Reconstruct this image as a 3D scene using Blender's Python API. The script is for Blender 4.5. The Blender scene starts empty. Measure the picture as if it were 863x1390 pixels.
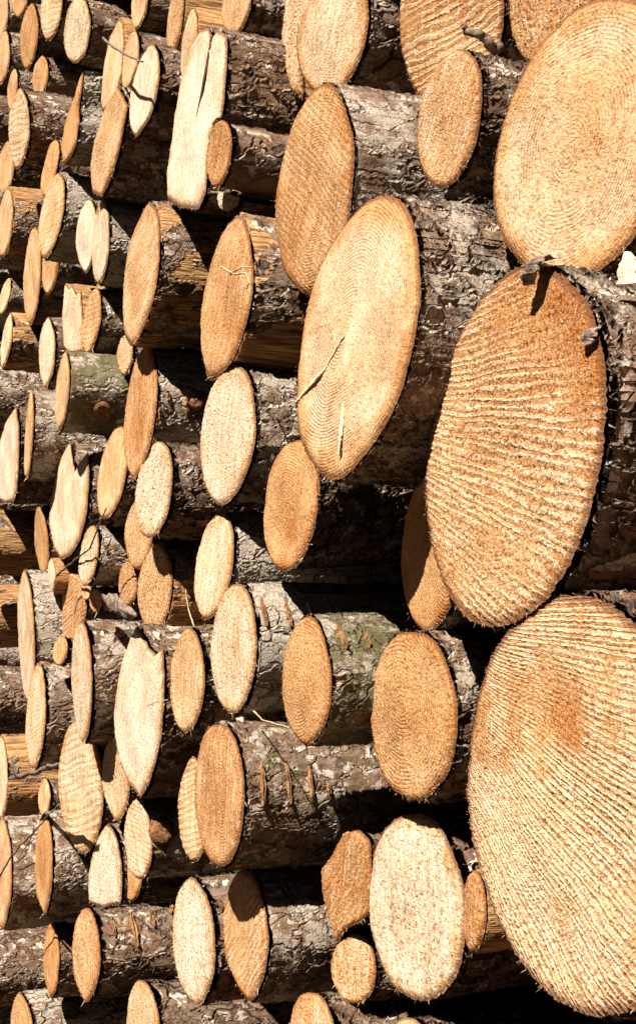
import bpy, bmesh, math, random
import numpy as np
from mathutils import Vector, Matrix
from mathutils.bvhtree import BVHTree

# ------------------------------------------------------------------ camera, sky, sun, exposure
scene = bpy.context.scene
PHOTO_W, PHOTO_H = 863.0, 1390.0
FOCAL = 1956.0                                   # in photo pixels
PSI = math.radians(23.2)                         # the face of the stack runs this far off the viewing direction
PITCH = math.radians(6.0)
CAM = np.array([-0.863, 0.0, 1.5])               # x goes into the stack, y runs along its face, z up
cam_data = bpy.data.cameras.new('camera')
cam_data.sensor_fit = 'HORIZONTAL'
cam_data.sensor_width = 36.0
cam_data.lens = FOCAL / PHOTO_W * 36.0
cam_data.clip_start = 0.05
cam_data.clip_end = 500.0
cam = bpy.data.objects.new('camera', cam_data)
scene.collection.objects.link(cam)
cam.location = CAM
FWD = np.array([math.sin(PSI)*math.cos(PITCH), math.cos(PSI)*math.cos(PITCH), math.sin(PITCH)])
cam.rotation_euler = Vector(FWD).to_track_quat('-Z', 'Y').to_euler()
scene.camera = cam
RIGHT = np.cross(FWD, [0, 0, 1.0]); RIGHT /= np.linalg.norm(RIGHT)
DOWN = np.cross(FWD, RIGHT)

SUN_DIR = np.array([1.0, 0.75, -1.62])           # the way the light travels
SUN_DIR /= np.linalg.norm(SUN_DIR)
world = bpy.data.worlds.new('World')
scene.world = world
world.use_nodes = True
wn = world.node_tree
wn.nodes.clear()
sky = wn.nodes.new('ShaderNodeTexSky')
sky.sky_type = 'NISHITA'
sky.sun_disc = False
sky.altitude = 1500.0
sky.air_density = 0.12
sky.dust_density = 0.1
sky.sun_elevation = math.asin(-SUN_DIR[2])
sky.sun_rotation = math.atan2(-SUN_DIR[0], -SUN_DIR[1])
bgn = wn.nodes.new('ShaderNodeBackground')
bgn.inputs['Strength'].default_value = 0.05
out = wn.nodes.new('ShaderNodeOutputWorld')
wn.links.new(sky.outputs[0], bgn.inputs[0])
wn.links.new(bgn.outputs[0], out.inputs[0])
sun_data = bpy.data.lights.new('sun', 'SUN')
sun_data.energy = 5.0
sun_data.angle = math.radians(0.5)
sun_data.color = (1.0, 0.92, 0.83)
sun = bpy.data.objects.new('sun', sun_data)
scene.collection.objects.link(sun)
sun.rotation_euler = Vector(SUN_DIR).to_track_quat('-Z', 'Y').to_euler()
sun.location = (-4, -4, 7)
vs = scene.view_settings
vs.view_transform = 'Standard'
vs.look = 'None'
vs.exposure = 1.2
vs.gamma = 1.0
vs.use_curve_mapping = False
scene.cycles.max_bounces = 4
scene.cycles.diffuse_bounces = 1

rng = np.random.default_rng(7)
random.seed(7)

# ------------------------------------------------------------------ small helpers
def ray(px, py):
    d = FWD + RIGHT*((px-PHOTO_W/2)/FOCAL) + DOWN*((py-PHOTO_H/2)/FOCAL)
    return d/np.linalg.norm(d)

def project(P):
    v = np.asarray(P) - CAM
    z = v @ FWD
    return np.array([v @ RIGHT/z*FOCAL + PHOTO_W/2, v @ DOWN/z*FOCAL + PHOTO_H/2])

def on_plane(px, py, C, n):
    d = ray(px, py)
    return CAM + d*(((C-CAM) @ n)/(d @ n))

def on_face(px, py, p):
    return on_plane(px, py, np.array([-p, 0, 0]), np.array([1.0, 0, 0]))

def link(o, parent=None):
    scene.collection.objects.link(o)
    if parent is not None:
        o.parent = parent
    return o

def make_mesh(name, verts, faces, mat, parent=None, smooth=True, attrs=None, quads=None):
    """verts (n,3); faces either an (m,4)/(m,3) int array or a list of tuples"""
    me = bpy.data.meshes.new(name)
    verts = np.asarray(verts, dtype=np.float32)
    if isinstance(faces, np.ndarray):
        k = faces.shape[1]
        me.vertices.add(len(verts)); me.vertices.foreach_set('co', verts.ravel())
        me.loops.add(faces.size); me.loops.foreach_set('vertex_index', faces.astype(np.int32).ravel())
        me.polygons.add(len(faces))
        me.polygons.foreach_set('loop_start', np.arange(0, faces.size, k, dtype=np.int32))
        me.update(calc_edges=True); me.validate()
    else:
        me.from_pydata([tuple(map(float, v)) for v in verts], [], faces); me.update()
    me.polygons.foreach_set('use_smooth', np.full(len(me.polygons), smooth, dtype=bool))
    for an, av in (attrs or {}).items():
        av = np.asarray(av, dtype=np.float32)
        if av.ndim == 1:
            at = me.attributes.new(an, 'FLOAT', 'POINT'); at.data.foreach_set('value', av)
        else:
            at = me.attributes.new(an, 'FLOAT_VECTOR', 'POINT'); at.data.foreach_set('vector', av.ravel())
    me.materials.append(mat)
    o = bpy.data.objects.new(name, me)
    return link(o, parent)

# ------------------------------------------------------------------ materials
class NT:
    def __init__(self, name):
        self.m = bpy.data.materials.new(name); self.m.use_nodes = True
        self.t = self.m.node_tree; self.t.nodes.clear()
        self.out = self.t.nodes.new('ShaderNodeOutputMaterial')
    def n(self, typ, **kw):
        x = self.t.nodes.new(typ)
        for k, v in kw.items(): setattr(x, k, v)
        return x
    def put(self, sock, v):
        if hasattr(v, 'is_output') or isinstance(v, bpy.types.NodeSocket): self.t.links.new(v, sock)
        else:
            if isinstance(v, (tuple, list)) and len(v) == 3 and sock.type == 'RGBA': v = (*v, 1)
            sock.default_value = v
    def math(self, op, a, b=0.0, c=0.0, clamp=False):
        x = self.n('ShaderNodeMath', operation=op, use_clamp=clamp)
        self.put(x.inputs[0], a); self.put(x.inputs[1], b); self.put(x.inputs[2], c)
        return x.outputs[0]
    def vmath(self, op, a, b=(0, 0, 0)):
        x = self.n('ShaderNodeVectorMath', operation=op)
        self.put(x.inputs[0], a)
        if op == 'SCALE': self.put(x.inputs['Scale'], b)
        else: self.put(x.inputs[1], b)
        return x.outputs[0]
    def mix(self, f, a, b, blend='MIX'):
        x = self.n('ShaderNodeMix', data_type='RGBA', blend_type=blend)
        self.put(x.inputs[0], f); self.put(x.inputs[6], a); self.put(x.inputs[7], b)
        return x.outputs[2]
    def step(self, v, lo, hi, a=0.0, b=1.0):
        x = self.n('ShaderNodeMapRange', interpolation_type='SMOOTHSTEP')
        self.put(x.inputs[0], v); self.put(x.inputs[1], lo); self.put(x.inputs[2], hi)
        self.put(x.inputs[3], a); self.put(x.inputs[4], b)
        return x.outputs[0]
    def noise(self, co, scale, detail=3.0, rough=0.55, dist=0.0, color=False):
        x = self.n('ShaderNodeTexNoise')
        self.put(x.inputs['Vector'], co); x.inputs['Scale'].default_value = scale
        x.inputs['Detail'].default_value = detail; x.inputs['Roughness'].default_value = rough
        x.inputs['Distortion'].default_value = dist
        return x.outputs['Color' if color else 'Fac']
    def voro(self, co, scale, feature='F1', outp='Distance', rnd=1.0):
        x = self.n('ShaderNodeTexVoronoi', feature=feature)
        self.put(x.inputs['Vector'], co); x.inputs['Scale'].default_value = scale
        x.inputs['Randomness'].default_value = rnd
        return x.outputs[outp]
    def attr(self, name, kind='GEOMETRY', outp='Fac'):
        x = self.n('ShaderNodeAttribute', attribute_type=kind, attribute_name=name)
        return x.outputs[outp]
    def sep(self, c):
        x = self.n('ShaderNodeSeparateColor'); self.put(x.inputs[0], c); return x.outputs
    def finish(self, col, rough, height=None, scale=0.005, spec=0.25, disp=True, bump=None):
        b = self.n('ShaderNodeBsdfPrincipled')
        self.put(b.inputs['Base Color'], col); self.put(b.inputs['Roughness'], rough)
        b.inputs['Specular IOR Level'].default_value = spec
        self.t.links.new(b.outputs[0], self.out.inputs[0])
        if bump is not None:
            bp = self.n('ShaderNodeBump'); self.put(bp.inputs['Height'], bump)
            bp.inputs['Strength'].default_value = 1.0; bp.inputs['Distance'].default_value = 1.0
            self.t.links.new(bp.outputs[0], b.inputs['Normal'])
        if height is not None:
            if disp:
                d = self.n('ShaderNodeDisplacement'); self.put(d.inputs['Height'], height)
                d.inputs['Midlevel'].default_value = 0.0; d.inputs['Scale'].default_value = scale
                self.t.links.new(d.outputs[0], self.out.inputs['Displacement'])
                self.m.displacement_method = 'BOTH'
        return self.m

def cut_wood_material():
    """End grain: growth rings, saw strokes, torn fibres. Per-log settings are custom properties."""
    N = NT('cut_wood')
    co = N.attr('rest', outp='Vector')
    ringd = N.attr('ringd'); radf = N.attr('radf'); sawc = N.attr('sawc'); stain = N.attr('stain')
    tone = N.attr('tone', 'OBJECT'); heart = N.attr('heart', 'OBJECT')
    sawamp = N.attr('sawamp', 'OBJECT'); fuzz = N.attr('fuzz', 'OBJECT'); ringamp = N.attr('ringamp', 'OBJECT')
    # the three woods
    pale, gold, orange = (0.82, 0.685, 0.52), (0.63, 0.375, 0.165), (0.45, 0.18, 0.042)
    big = N.noise(co, 9.0, 3.0, 0.6)
    big2 = N.noise(N.vmath('ADD', co, (5.3, 1.1, 7.7)), 24.0, 4.0, 0.62)
    t = N.math('ADD', tone, N.math('MULTIPLY', N.math('SUBTRACT', big, 0.5), 0.55))
    t = N.math('ADD', t, N.math('MULTIPLY', N.math('SUBTRACT', big2, 0.5), 0.35))
    hm = N.step(N.math('ADD', radf, N.math('MULTIPLY', N.math('SUBTRACT', big, 0.5), 0.7)), 0.85, 0.35)
    t = N.math('ADD', t, N.math('MULTIPLY', hm, heart))
    t = N.math('ADD', t, N.math('MULTIPLY', stain, N.math('ADD', 0.6, N.math('MULTIPLY', big2, 0.9))))
    stk = N.attr('stk', outp='Vector'); streak = N.attr('streak', 'OBJECT')
    s1 = N.noise(stk, 95.0, 5.0, 0.68); s2 = N.noise(N.vmath('ADD', stk, (3.3, 4.4, 1.1)), 240.0, 4.0, 0.7)
    t = N.math('ADD', t, N.math('MULTIPLY', N.math('MULTIPLY', N.math('SUBTRACT', s1, 0.5), 1.5), streak))
    rimw = N.step(N.math('ADD', radf, N.math('MULTIPLY', N.math('SUBTRACT', big2, 0.5), 0.35)), 0.72, 1.02)
    t = N.math('ADD', t, N.math('MULTIPLY', rimw, 0.38))
    c1 = N.mix(N.math('MULTIPLY', t, 2.0, clamp=True), pale, gold)
    col = N.mix(N.math('SUBTRACT', N.math('MULTIPLY', t, 2.0), 1.0, clamp=True), c1, orange)
    # growth rings: uneven spacing, late wood darker
    rd = N.math('ADD', ringd, N.math('MULTIPLY', N.math('SUBTRACT', N.noise(co, 14.0, 2.0), 0.5), 0.010))
    rd = N.math('ADD', rd, N.math('MULTIPLY', N.math('SUBTRACT', N.noise(co, 180.0, 2.0), 0.5), 0.0018))
    ph = N.math('MULTIPLY', rd, 225.0)
    fr = N.math('FRACT', ph)
    line = N.math('MULTIPLY', N.step(fr, 0.35, 0.93), N.step(fr, 1.0, 0.93))
    vary = N.noise(N.vmath('ADD', co, (1.7, 9.2, 3.1)), 22.0, 2.0)
    ringm = N.math('MULTIPLY', N.math('MULTIPLY', line, N.step(vary, 0.3, 0.62)), ringamp)
    col = N.mix(N.math('MULTIPLY', ringm, 0.85), col, N.mix(1.0, col, (0.60, 0.38, 0.22), 'MULTIPLY'))
    # saw strokes
    sw = N.math('ADD', sawc, N.math('ADD', N.math('MULTIPLY', N.math('SUBTRACT', N.noise(co, 9.0, 2.0, 0.5), 0.5), 0.7), N.math('MULTIPLY', N.math('SUBTRACT', N.noise(co, 150.0, 4.0, 0.7), 0.5), 1.1)))
    cx = N.n('ShaderNodeCombineXYZ'); N.put(cx.inputs[0], N.math('MULTIPLY', sawc, 0.31)); N.put(cx.inputs[1], N.math('MULTIPLY', radf, 1.3))
    sw = N.math('ADD', sw, N.math('MULTIPLY', N.math('SUBTRACT', N.noise(cx.outputs[0], 1.0, 2.0), 0.5), 2.6))
    sn = N.math('MULTIPLY', N.math('ADD', N.math('SINE', N.math('MULTIPLY', sw, 6.2832)), 1.0), 0.5)
    sn2 = N.math('MULTIPLY', N.math('ADD', N.math('SINE', N.math('MULTIPLY', sw, 6.2832*2.37)), 1.0), 0.5)
    saw = N.math('ADD', N.math('MULTIPLY', sn, 0.7), N.math('MULTIPLY', sn2, 0.3))
    sawvar = N.step(N.noise(N.vmath('ADD', co, (8.1, 2.2, 0.4)), 11.0, 3.0), 0.22, 0.5)
    sawvar = N.math('MULTIPLY', sawvar, N.step(stain, 0.5, 0.1, 0.25, 1.0))
    sawm = N.math('MULTIPLY', N.math('MULTIPLY', saw, sawvar), sawamp)
    col = N.mix(N.math('MULTIPLY', N.math('MULTIPLY', N.step(sawm, 0.5, 0.85), 0.7), sawvar), col, (0.84, 0.70, 0.50))
    groove = N.math('MULTIPLY', N.math('MULTIPLY', N.step(saw, 0.35, 0.1), sawvar), N.math('MINIMUM', sawamp, 1.0))
    col = N.mix(N.math('MULTIPLY', groove, 0.5), col, (0.36, 0.165, 0.05))
    # torn fibre speckle, with fleck shadows painted darker in the hollows
    f1 = N.noise(co, 330.0, 4.0, 0.72)
    f2 = N.noise(N.vmath('ADD', co, (3.0, 4.0, 5.0)), 190.0, 4.0, 0.68)
    f3 = N.voro(co, 210.0)
    shaded_pits = N.math('MULTIPLY', N.step(f2, 0.52, 0.36), fuzz)
    col = N.mix(N.math('MULTIPLY', shaded_pits, 0.95), col, N.mix(1.0, col, (0.42, 0.24, 0.12), 'MULTIPLY'))
    lint = N.math('MULTIPLY', N.step(f1, 0.56, 0.72), fuzz)
    col = N.mix(N.math('MULTIPLY', lint, 0.8), col, (0.88, 0.78, 0.62))
    dk = N.math('MULTIPLY', N.step(s2, 0.46, 0.33), streak)
    col = N.mix(N.math('MULTIPLY', dk, 0.65), col, N.mix(1.0, col, (0.46, 0.26, 0.13), 'MULTIPLY'))
    wl = N.math('MULTIPLY', N.step(s2, 0.54, 0.68), streak)
    col = N.mix(N.math('MULTIPLY', wl, 0.6), col, (0.86, 0.76, 0.60))
    # resin and water stains, and the darker edge under the bark
    st = N.step(N.noise(N.vmath('ADD', co, (2.9, 6.1, 4.4)), 15.0, 5.0, 0.65), 0.57, 0.72)
    col = N.mix(N.math('MULTIPLY', st, 0.35), col, (0.42, 0.185, 0.05))
    edge = N.step(N.math('ADD', radf, N.math('MULTIPLY', N.math('SUBTRACT', f2, 0.5), 0.08)), 0.935, 0.985)
    col = N.mix(N.math('MULTIPLY', edge, 0.8), col, (0.15, 0.058, 0.02))
    h = N.math('MULTIPLY', N.math('MULTIPLY', saw, sawvar), N.math('MULTIPLY', sawamp, 0.0015))
    h = N.math('ADD', h, N.math('MULTIPLY', N.math('MULTIPLY', f2, fuzz), 0.0032))
    h = N.math('ADD', h, N.math('MULTIPLY', N.math('MULTIPLY', f1, fuzz), 0.0036))
    h = N.math('SUBTRACT', h, N.math('MULTIPLY', N.math('MULTIPLY', f3, fuzz), 0.0010))
    h = N.math('ADD', h, N.math('MULTIPLY', N.math('ADD', N.math('MULTIPLY', s1, 0.004), N.math('MULTIPLY', s2, 0.003)), streak))
    h = N.math('ADD', h, N.math('MULTIPLY', big2, 0.004))
    h = N.math('SUBTRACT', h, N.math('ADD', 0.003, N.math('MULTIPLY', N.step(radf, 0.9, 1.0), 0.0035)))
    h = N.math('SUBTRACT', h, N.math('MULTIPLY', ringm, 0.0007))
    return N.finish(col, 0.8, height=h, scale=1.0, spec=0.15)

def bark_material():
    """Scaly conifer bark with lichen, moss and torn places; settings are custom properties of each bark."""
    N = NT('bark')
    co0 = N.attr('rest', outp='Vector')
    rough = N.attr('rough', 'OBJECT'); lich = N.attr('lichen', 'OBJECT')
    moss = N.attr('moss', 'OBJECT'); peel = N.attr('peel', 'OBJECT'); warm = N.attr('warm', 'OBJECT')
    wv = N.vmath('SCALE', N.vmath('SUBTRACT', N.noise(co0, 22.0, 3.0, color=True), (0.5, 0.5, 0.5)), 0.06)
    co = N.vmath('ADD', N.vmath('MULTIPLY', co0, (0.55, 1, 1)), wv)
    pd = N.voro(co, 27.0, 'DISTANCE_TO_EDGE')
    pc = N.sep(N.voro(co, 27.0, 'F1', 'Color'))
    fd = N.voro(co, 75.0, 'DISTANCE_TO_EDGE')
    fc = N.sep(N.voro(co, 75.0, 'F1', 'Color'))
    n1 = N.noise(co0, 60.0, 6.0, 0.65)
    n2 = N.noise(co0, 320.0, 4.0, 0.7)
    n3 = N.noise(N.vmath('ADD', co0, (4, 2, 9)), 16.0, 4.0, 0.6)
    plate = N.math('MULTIPLY', N.step(pd, 0.0, 0.10), N.math('ADD', 0.45, N.math('MULTIPLY', pc[0], 0.55)))
    flake = N.math('MULTIPLY', N.step(fd, 0.0, 0.08), fc[1])
    h = N.math('ADD', N.math('MULTIPLY', plate, 0.0062), N.math('MULTIPLY', flake, 0.0020))
    h = N.math('ADD', h, N.math('MULTIPLY', n1, 0.0042))
    h = N.math('MULTIPLY', h, rough)
    h = N.math('ADD', h, N.math('MULTIPLY', n2, 0.0016))
    h = N.math('ADD', h, N.math('MULTIPLY', n3, 0.006))
    # colour
    base = N.mix(N.step(n1, 0.3, 0.7), (0.045, 0.025, 0.014), (0.21, 0.135, 0.085))
    base = N.mix(N.math('MULTIPLY', fc[2], 0.6), base, (0.27, 0.190, 0.132))
    base = N.mix(N.math('MULTIPLY', N.step(fc[1], 0.72, 0.8), N.step(n1, 0.42, 0.55)), base, (0.56, 0.46, 0.36))
    base = N.mix(N.math('MULTIPLY', warm, N.step(pc[1], 0.3, 0.9)), base, (0.17, 0.08, 0.038))
    lm = N.noise(N.vmath('ADD', co0, (7.7, 3.3, 1.2)), 20.0, 6.0, 0.7)
    lmask = N.step(N.math('ADD', lm, N.math('MULTIPLY', N.math('SUBTRACT', lich, 0.5), 0.5)), 0.47, 0.56)
    base = N.mix(N.math('MULTIPLY', lmask, 0.85), base, N.mix(n2, (0.21, 0.17, 0.12), (0.56, 0.485, 0.39)))
    mm = N.noise(N.vmath('ADD', co0, (1.2, 8.8, 4.1)), 24.0, 5.0, 0.7)
    mmask = N.step(N.math('ADD', mm, N.math('MULTIPLY', N.math('SUBTRACT', moss, 0.5), 0.5)), 0.5, 0.62)
    base = N.mix(N.math('MULTIPLY', mmask, 0.8), base, (0.085, 0.08, 0.022))
    crack = N.math('MULTIPLY', N.math('MULTIPLY', N.step(pd, 0.07, 0.01), N.step(n3, 0.42, 0.58)), N.math('MINIMUM', rough, 1.0))
    crack2 = N.math('MULTIPLY', N.step(fd, 0.05, 0.0), N.math('MULTIPLY', rough, 0.6))
    cr = N.math('MAXIMUM', crack, crack2)
    base = N.mix(N.math('MULTIPLY', cr, 0.85), base, (0.024, 0.014, 0.009))
    base = N.mix(N.math('MULTIPLY', N.step(n2, 0.5, 0.3), 0.5), base, (0.05, 0.033, 0.022))
    # torn patches with bare wood
    pm = N.noise(N.vmath('MULTIPLY', N.vmath('ADD', co0, (3.1, 5.5, 2.0)), (0.6, 1, 1)), 13.0, 4.0, 0.6)
    pmask = N.step(N.math('ADD', pm, N.math('MULTIPLY', N.math('SUBTRACT', peel, 0.5), 0.6)), 0.50, 0.54)
    fib = N.noise(N.vmath('MULTIPLY', co0, (0.07, 1, 1)), 190.0, 4.0, 0.7)
    woodc = N.mix(N.step(fib, 0.35, 0.65), (0.13, 0.05, 0.015), (0.50, 0.29, 0.12))
    col = N.mix(pmask, base, woodc)
    h = N.math('MULTIPLY', h, N.math('SUBTRACT', 1.0, N.math('MULTIPLY', pmask, 0.8)))
    h = N.math('ADD', h, N.math('MULTIPLY', N.math('MULTIPLY', fib, pmask), 0.005))
    h = N.math('SUBTRACT', h, 0.003)
    return N.finish(col, 0.85, height=h, scale=1.0, spec=0.2)

def simple_material(name, c1, c2, scale=60.0, rough=0.85, bump=0.002, stretch=(1, 1, 1)):
    N = NT(name)
    tc = N.n('ShaderNodeTexCoord').outputs['Object']
    co = N.vmath('MULTIPLY', tc, stretch)
    a = N.noise(co, scale, 6.0, 0.65)
    col = N.mix(N.step(a, 0.3, 0.7), c1, c2)
    return N.finish(col, rough, bump=N.math('MULTIPLY', a, bump), spec=0.2)

M_CUT = cut_wood_material()
M_BARK = bark_material()
M_FIBRE = simple_material('pale_fibre', (0.48, 0.28, 0.12), (0.78, 0.60, 0.38), 90)
M_TWIG = simple_material('twig_bark', (0.07, 0.045, 0.03), (0.26, 0.20, 0.15), 120)
M_STRAW = simple_material('dry_straw', (0.38, 0.25, 0.12), (0.66, 0.52, 0.33), 80)
M_CRACKW = simple_material('pale_split_wood', (0.70, 0.52, 0.32), (0.85, 0.72, 0.52), 200)
M_SLIT = simple_material('dark_split', (0.06, 0.03, 0.012), (0.16, 0.08, 0.03), 200)
M_FLAP = simple_material('loose_bark', (0.07, 0.042, 0.028), (0.44, 0.33, 0.25), 110, bump=0.008)
M_GOUGE = simple_material('gouged_wood', (0.10, 0.04, 0.018), (0.50, 0.27, 0.11), 120)
M_KNOT = simple_material('knot_wood', (0.06, 0.026, 0.012), (0.30, 0.13, 0.05), 130, bump=0.004)
M_SOIL = simple_material('soil', (0.03, 0.02, 0.013), (0.08, 0.055, 0.035), 9, 0.95, 0.03)

# ------------------------------------------------------------------ the logs, as measured
LOGS = []
def E(label, cx, cy, a, b, tilt=0.0, p=0.0, tone=0.5, **k):
    LOGS.append(dict(label=label, kind='ell', e=(cx, cy, a, b, tilt), p=p, tone=tone, **k))
def P(label, pts, p=0.0, tone=0.5, **k):
    LOGS.append(dict(label=label, kind='poly', pts=pts, p=p, tone=tone, **k))
# bark kinds: (rough, lichen, moss, peel, warm)
GREY = (0.7, 0.50, 0.30, 0.12, 0.3)
WHITE = (0.9, 0.85, 0.15, 0.12, 0.1)
SCALY = (1.25, 0.30, 0.20, 0.12, 0.55)
FLAKY = (1.1, 0.50, 0.25, 0.15, 0.4)
MOSSY = (0.6, 0.55, 0.62, 0.12, 0.2)
TORN = (0.9, 0.40, 0.15, 0.52, 0.4)
BARE = (0.8, 0.30, 0.10, 0.72, 0.5)
DARK = (1.0, 0.15, 0.25, 0.20, 0.5)

# --- the big ones on the right
E('huge tan log end with growth rings at the upper right corner', 800, 186, 204, 122, 20, 0.03, .30, heart=.10, rings=.9, fuzz=.7, bark=SCALY, pith=(775, 200), streak=.22)
E('huge log end fanned with pale saw ridges and a dark orange top, right edge', 700, 605, 249, 119, 9, 0.09, .42, heart=.25, rings=.5, fuzz=1.0, saw=('fan', 400, 550, .0145, 1.0), bark=SCALY, pith=(690, 620), stain=[(775,430,95,.42),(690,430,70,.28),(800,540,60,.25),(640,500,60,.12)], streak=.22)
E('largest log, striped by a slanting fan of saw ridges, lower right corner', 800, 1095, 287, 166, -7, 0.12, .36, heart=.12, rings=.8, fuzz=.8, saw=('fan', 518, 839, .0145, 1.25), bark=SCALY, pith=(720, 1000), stain=[(775,975,60,.45),(700,935,45,.28),(790,855,70,.2),(690,1000,40,.15)], streak=.22)
E('big oval log end with a pale forked crack below its middle', 484, 455, 197, 76, 12, .16, .28, heart=.02, rings=1.0, fuzz=.5, bark=FLAKY, pith=(468, 452), streak=.22)
E('golden log end with slanting saw lines, tucked behind top of the cracked oval', 428, 257, 141, 52, 6, .10, .50, heart=.12, rings=.7, fuzz=.5, saw=('lin', -52, .010, 0.61), bark=GREY, stain=[(395,330,60,.2)])
E('orange log end with straight diagonal saw lines, cut by the top edge', 613, 10, 143, 72, 5, -.04, .74, heart=.0, rings=.1, fuzz=.35, saw=('lin', 28, .011, 0.96), bark=DARK)
E('small tan oval log end with flaky bark, left of the huge upper right log', 611, 160, 97, 41, 10, 0.04, .42, heart=.10, rings=.6, fuzz=.8, bark=SCALY)
E('rough golden log end above the huge upper right log', 752, -20, 115, 58, 8, -.07, .55, heart=.1, rings=.1, fuzz=1.3, bark=DARK)
E('tan log end with fine saw scratches at the top, right of the frayed slab', 452, 45, 86, 46, 12, .01, .30, heart=.0, rings=.3, fuzz=.5, saw=('lin', 62, .006, 0.61), bark=DARK)
P('pale frayed slab half hidden at the top, left of the scratched tan log', [(392, -30), (440, -30), (438, 20), (416, 55), (411, 100), (412, 131), (400, 126), (389, 95), (385, 50)], -.03, .30, fuzz=1.3, rings=.1, bark=BARE)
E('golden log end half in shadow between cracked oval and fan-ridged giant', 586, 742, 118, 43, 5, 0.10, .58, heart=.0, rings=.9, fuzz=.4, bark=DARK, pith=(610, 760), streak=.22)
E('small golden ringed log end below the left side of the cracked oval', 394, 685, 92, 37, 6, 0.11, .52, heart=.18, rings=.9, fuzz=.6, bark=DARK, pith=(389, 690), stain=[(398,722,26,.3)], streak=.22, axis=(.42, .12))
E('round log end with clear rings, left of the largest log', 560, 972, 118, 60, -3, 0.085, .48, heart=.16, rings=1.0, fuzz=.75, bark=FLAKY, pith=(548, 960), streak=.22)
E('narrow golden log end with rings, lying on the scarred grey log', 415, 925, 87, 33, 0, .19, .50, heart=.15, rings=1.0, fuzz=.6, bark=MOSSY, gouge=[(458,845,471,878),(497,858,503,876)], streak=.22)
E('cream log end with grey bark scarred by a row of roller gouges', 318, 880, 88, 31, 2, .15, .12, heart=.12, rings=.3, fuzz=.8, bark=WHITE, gouge=[(355,812,363,850),(388,815,396,850),(417,816,424,838),(447,820,450,843)])
E('brown-orange log end on the thick gouged grey log, low in the middle', 298, 1079, 98, 34, -1, .19, .58, heart=.18, rings=.8, fuzz=.6, bark=(0.75, 0.36, 0.47, 0.12, 0.4), gouge=[(356,1035,358,1095),(389,1032,395,1092),(420,1040,425,1088),(446,1062,448,1085)])
E('striped edge of a log peeping out left of the brown-orange end', 263, 1100, 72, 20, 0, .12, .46, heart=.0, rings=.1, fuzz=.3, saw=('lin', 12, .011, .85), bark=DARK)
E('broad white log end at the bottom, left of the largest log', 567, 1232, 131, 66, -4, .10, .06, heart=.15, rings=.3, fuzz=.9, bark=SCALY)
P('broken orange log end left of the broad white one', [(474, 1124), (490, 1128), (503, 1142), (506, 1190), (504, 1240), (490, 1252), (470, 1262), (458, 1280), (449, 1255), (440, 1215), (437, 1180), (452, 1160), (462, 1140)], 0.09, .80, heart=.0, rings=.2, fuzz=.6, saw=('lin', 60, .010, 0.70), bark=DARK)
E('small tan round log end under the broken orange one', 481, 1316, 48, 30, 0, .08, .35, fuzz=1.0, bark=DARK)
E('orange sliver of log showing between the white end and the largest log', 645, 1238, 56, 15, 0, .05, .75, fuzz=.9, rings=.1, bark=BARE)
# --- middle
P('tall white split slab with a dark split down its upper half', [(272, 38), (283, 36), (288, 48), (296, 40), (308, 46), (307, 90), (304, 135), (301, 158), (292, 168), (285, 190), (281, 225), (278, 262), (270, 284), (245, 283), (227, 272), (226, 240), (231, 200), (236, 160), (247, 100), (258, 60)], .12, .0, heart=.0, rings=.0, fuzz=.35, saw=('lin', 80, .008, 0.26), bark=SCALY, slit=[(287, 48), (278, 100), (266, 158)])
E('small brown log end pressed against right side of the white split slab', 298, 208, 47, 16, 6, .13, .72, fuzz=.8, rings=.2, bark=DARK)
E('tan log end at the top, above the white split slab', 321, 5, 42, 19, 10, .02, .36, fuzz=.5, rings=.2, bark=FLAKY)
E('narrow upright slat of pale wood behind the white split slab', 257, 62, 52, 10, 7, .08, .30, fuzz=.4, rings=.1, bark=BARE)
E('frayed thin board at the top, left of the narrow pale slat', 240, 22, 60, 9, 7, .05, .45, fuzz=1.0, rings=.1, bark=BARE)
P('cream broken chunk in the dark gap under the white split slab', [(297, 262), (312, 261), (327, 268), (323, 280), (310, 287), (299, 281)], 0.09, .15, fuzz=1.2, rings=.1, bark=DARK)
E('long golden log end with a pale left rim and torn brown side', 308, 404, 114, 32, 9, 0.12, .50, heart=.25, rings=.2, fuzz=.6, bark=TORN, stain=[(322,430,30,.25),(326,360,20,.2),(312,480,25,.2)])
E('large tan log end with plated grey bark peeled underneath, left of centre', 192, 371, 100, 22, 8, .13, .36, heart=.20, rings=.2, fuzz=.6, bark=TORN)
E('big cream log end with cracked grey bark, left of the cracked oval', 310, 590, 95, 37, 6, 0.12, .10, heart=.10, rings=.1, fuzz=.9, bark=FLAKY)
E('long orange log end with grey stamped bark, right of the mossy log', 191, 558, 91, 21, 6, 0.07, .52, heart=.35, rings=.2, fuzz=.6, bark=GREY, stain=[(190,600,22,.25),(195,520,18,.15)], gouge=[(228,528,231,548),(253,538,254,562),(217,553,219,574)], knot=[(267,547,.011)])
E('cream oval log end with scaly bark, below the long orange end', 210, 664, 67, 24, 6, .08, .10, heart=.05, rings=.1, fuzz=1.0, bark=SCALY)
E('pale log end striped with cracks, above the gouged cream log', 291, 768, 72, 25, 9, 0.12, .22, heart=.0, rings=.1, fuzz=.5, saw=('lin', 70, .010, 0.61), bark=WHITE)
E('fuzzy brown log end with shredded side, below the cream oval', 212, 798, 62, 22, 4, 0.06, .48, heart=.1, rings=.1, fuzz=1.2, bark=TORN)
E('orange edge of a log hiding below the cream oval', 190, 722, 52, 18, 4, 0.05, .48, fuzz=.9, rings=.1, bark=DARK)
E('small gold leaf-shaped log end below the orange edge', 175, 792, 31, 12, 0, 0.06, .60, fuzz=1.2, rings=.0, bark=DARK)
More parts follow.
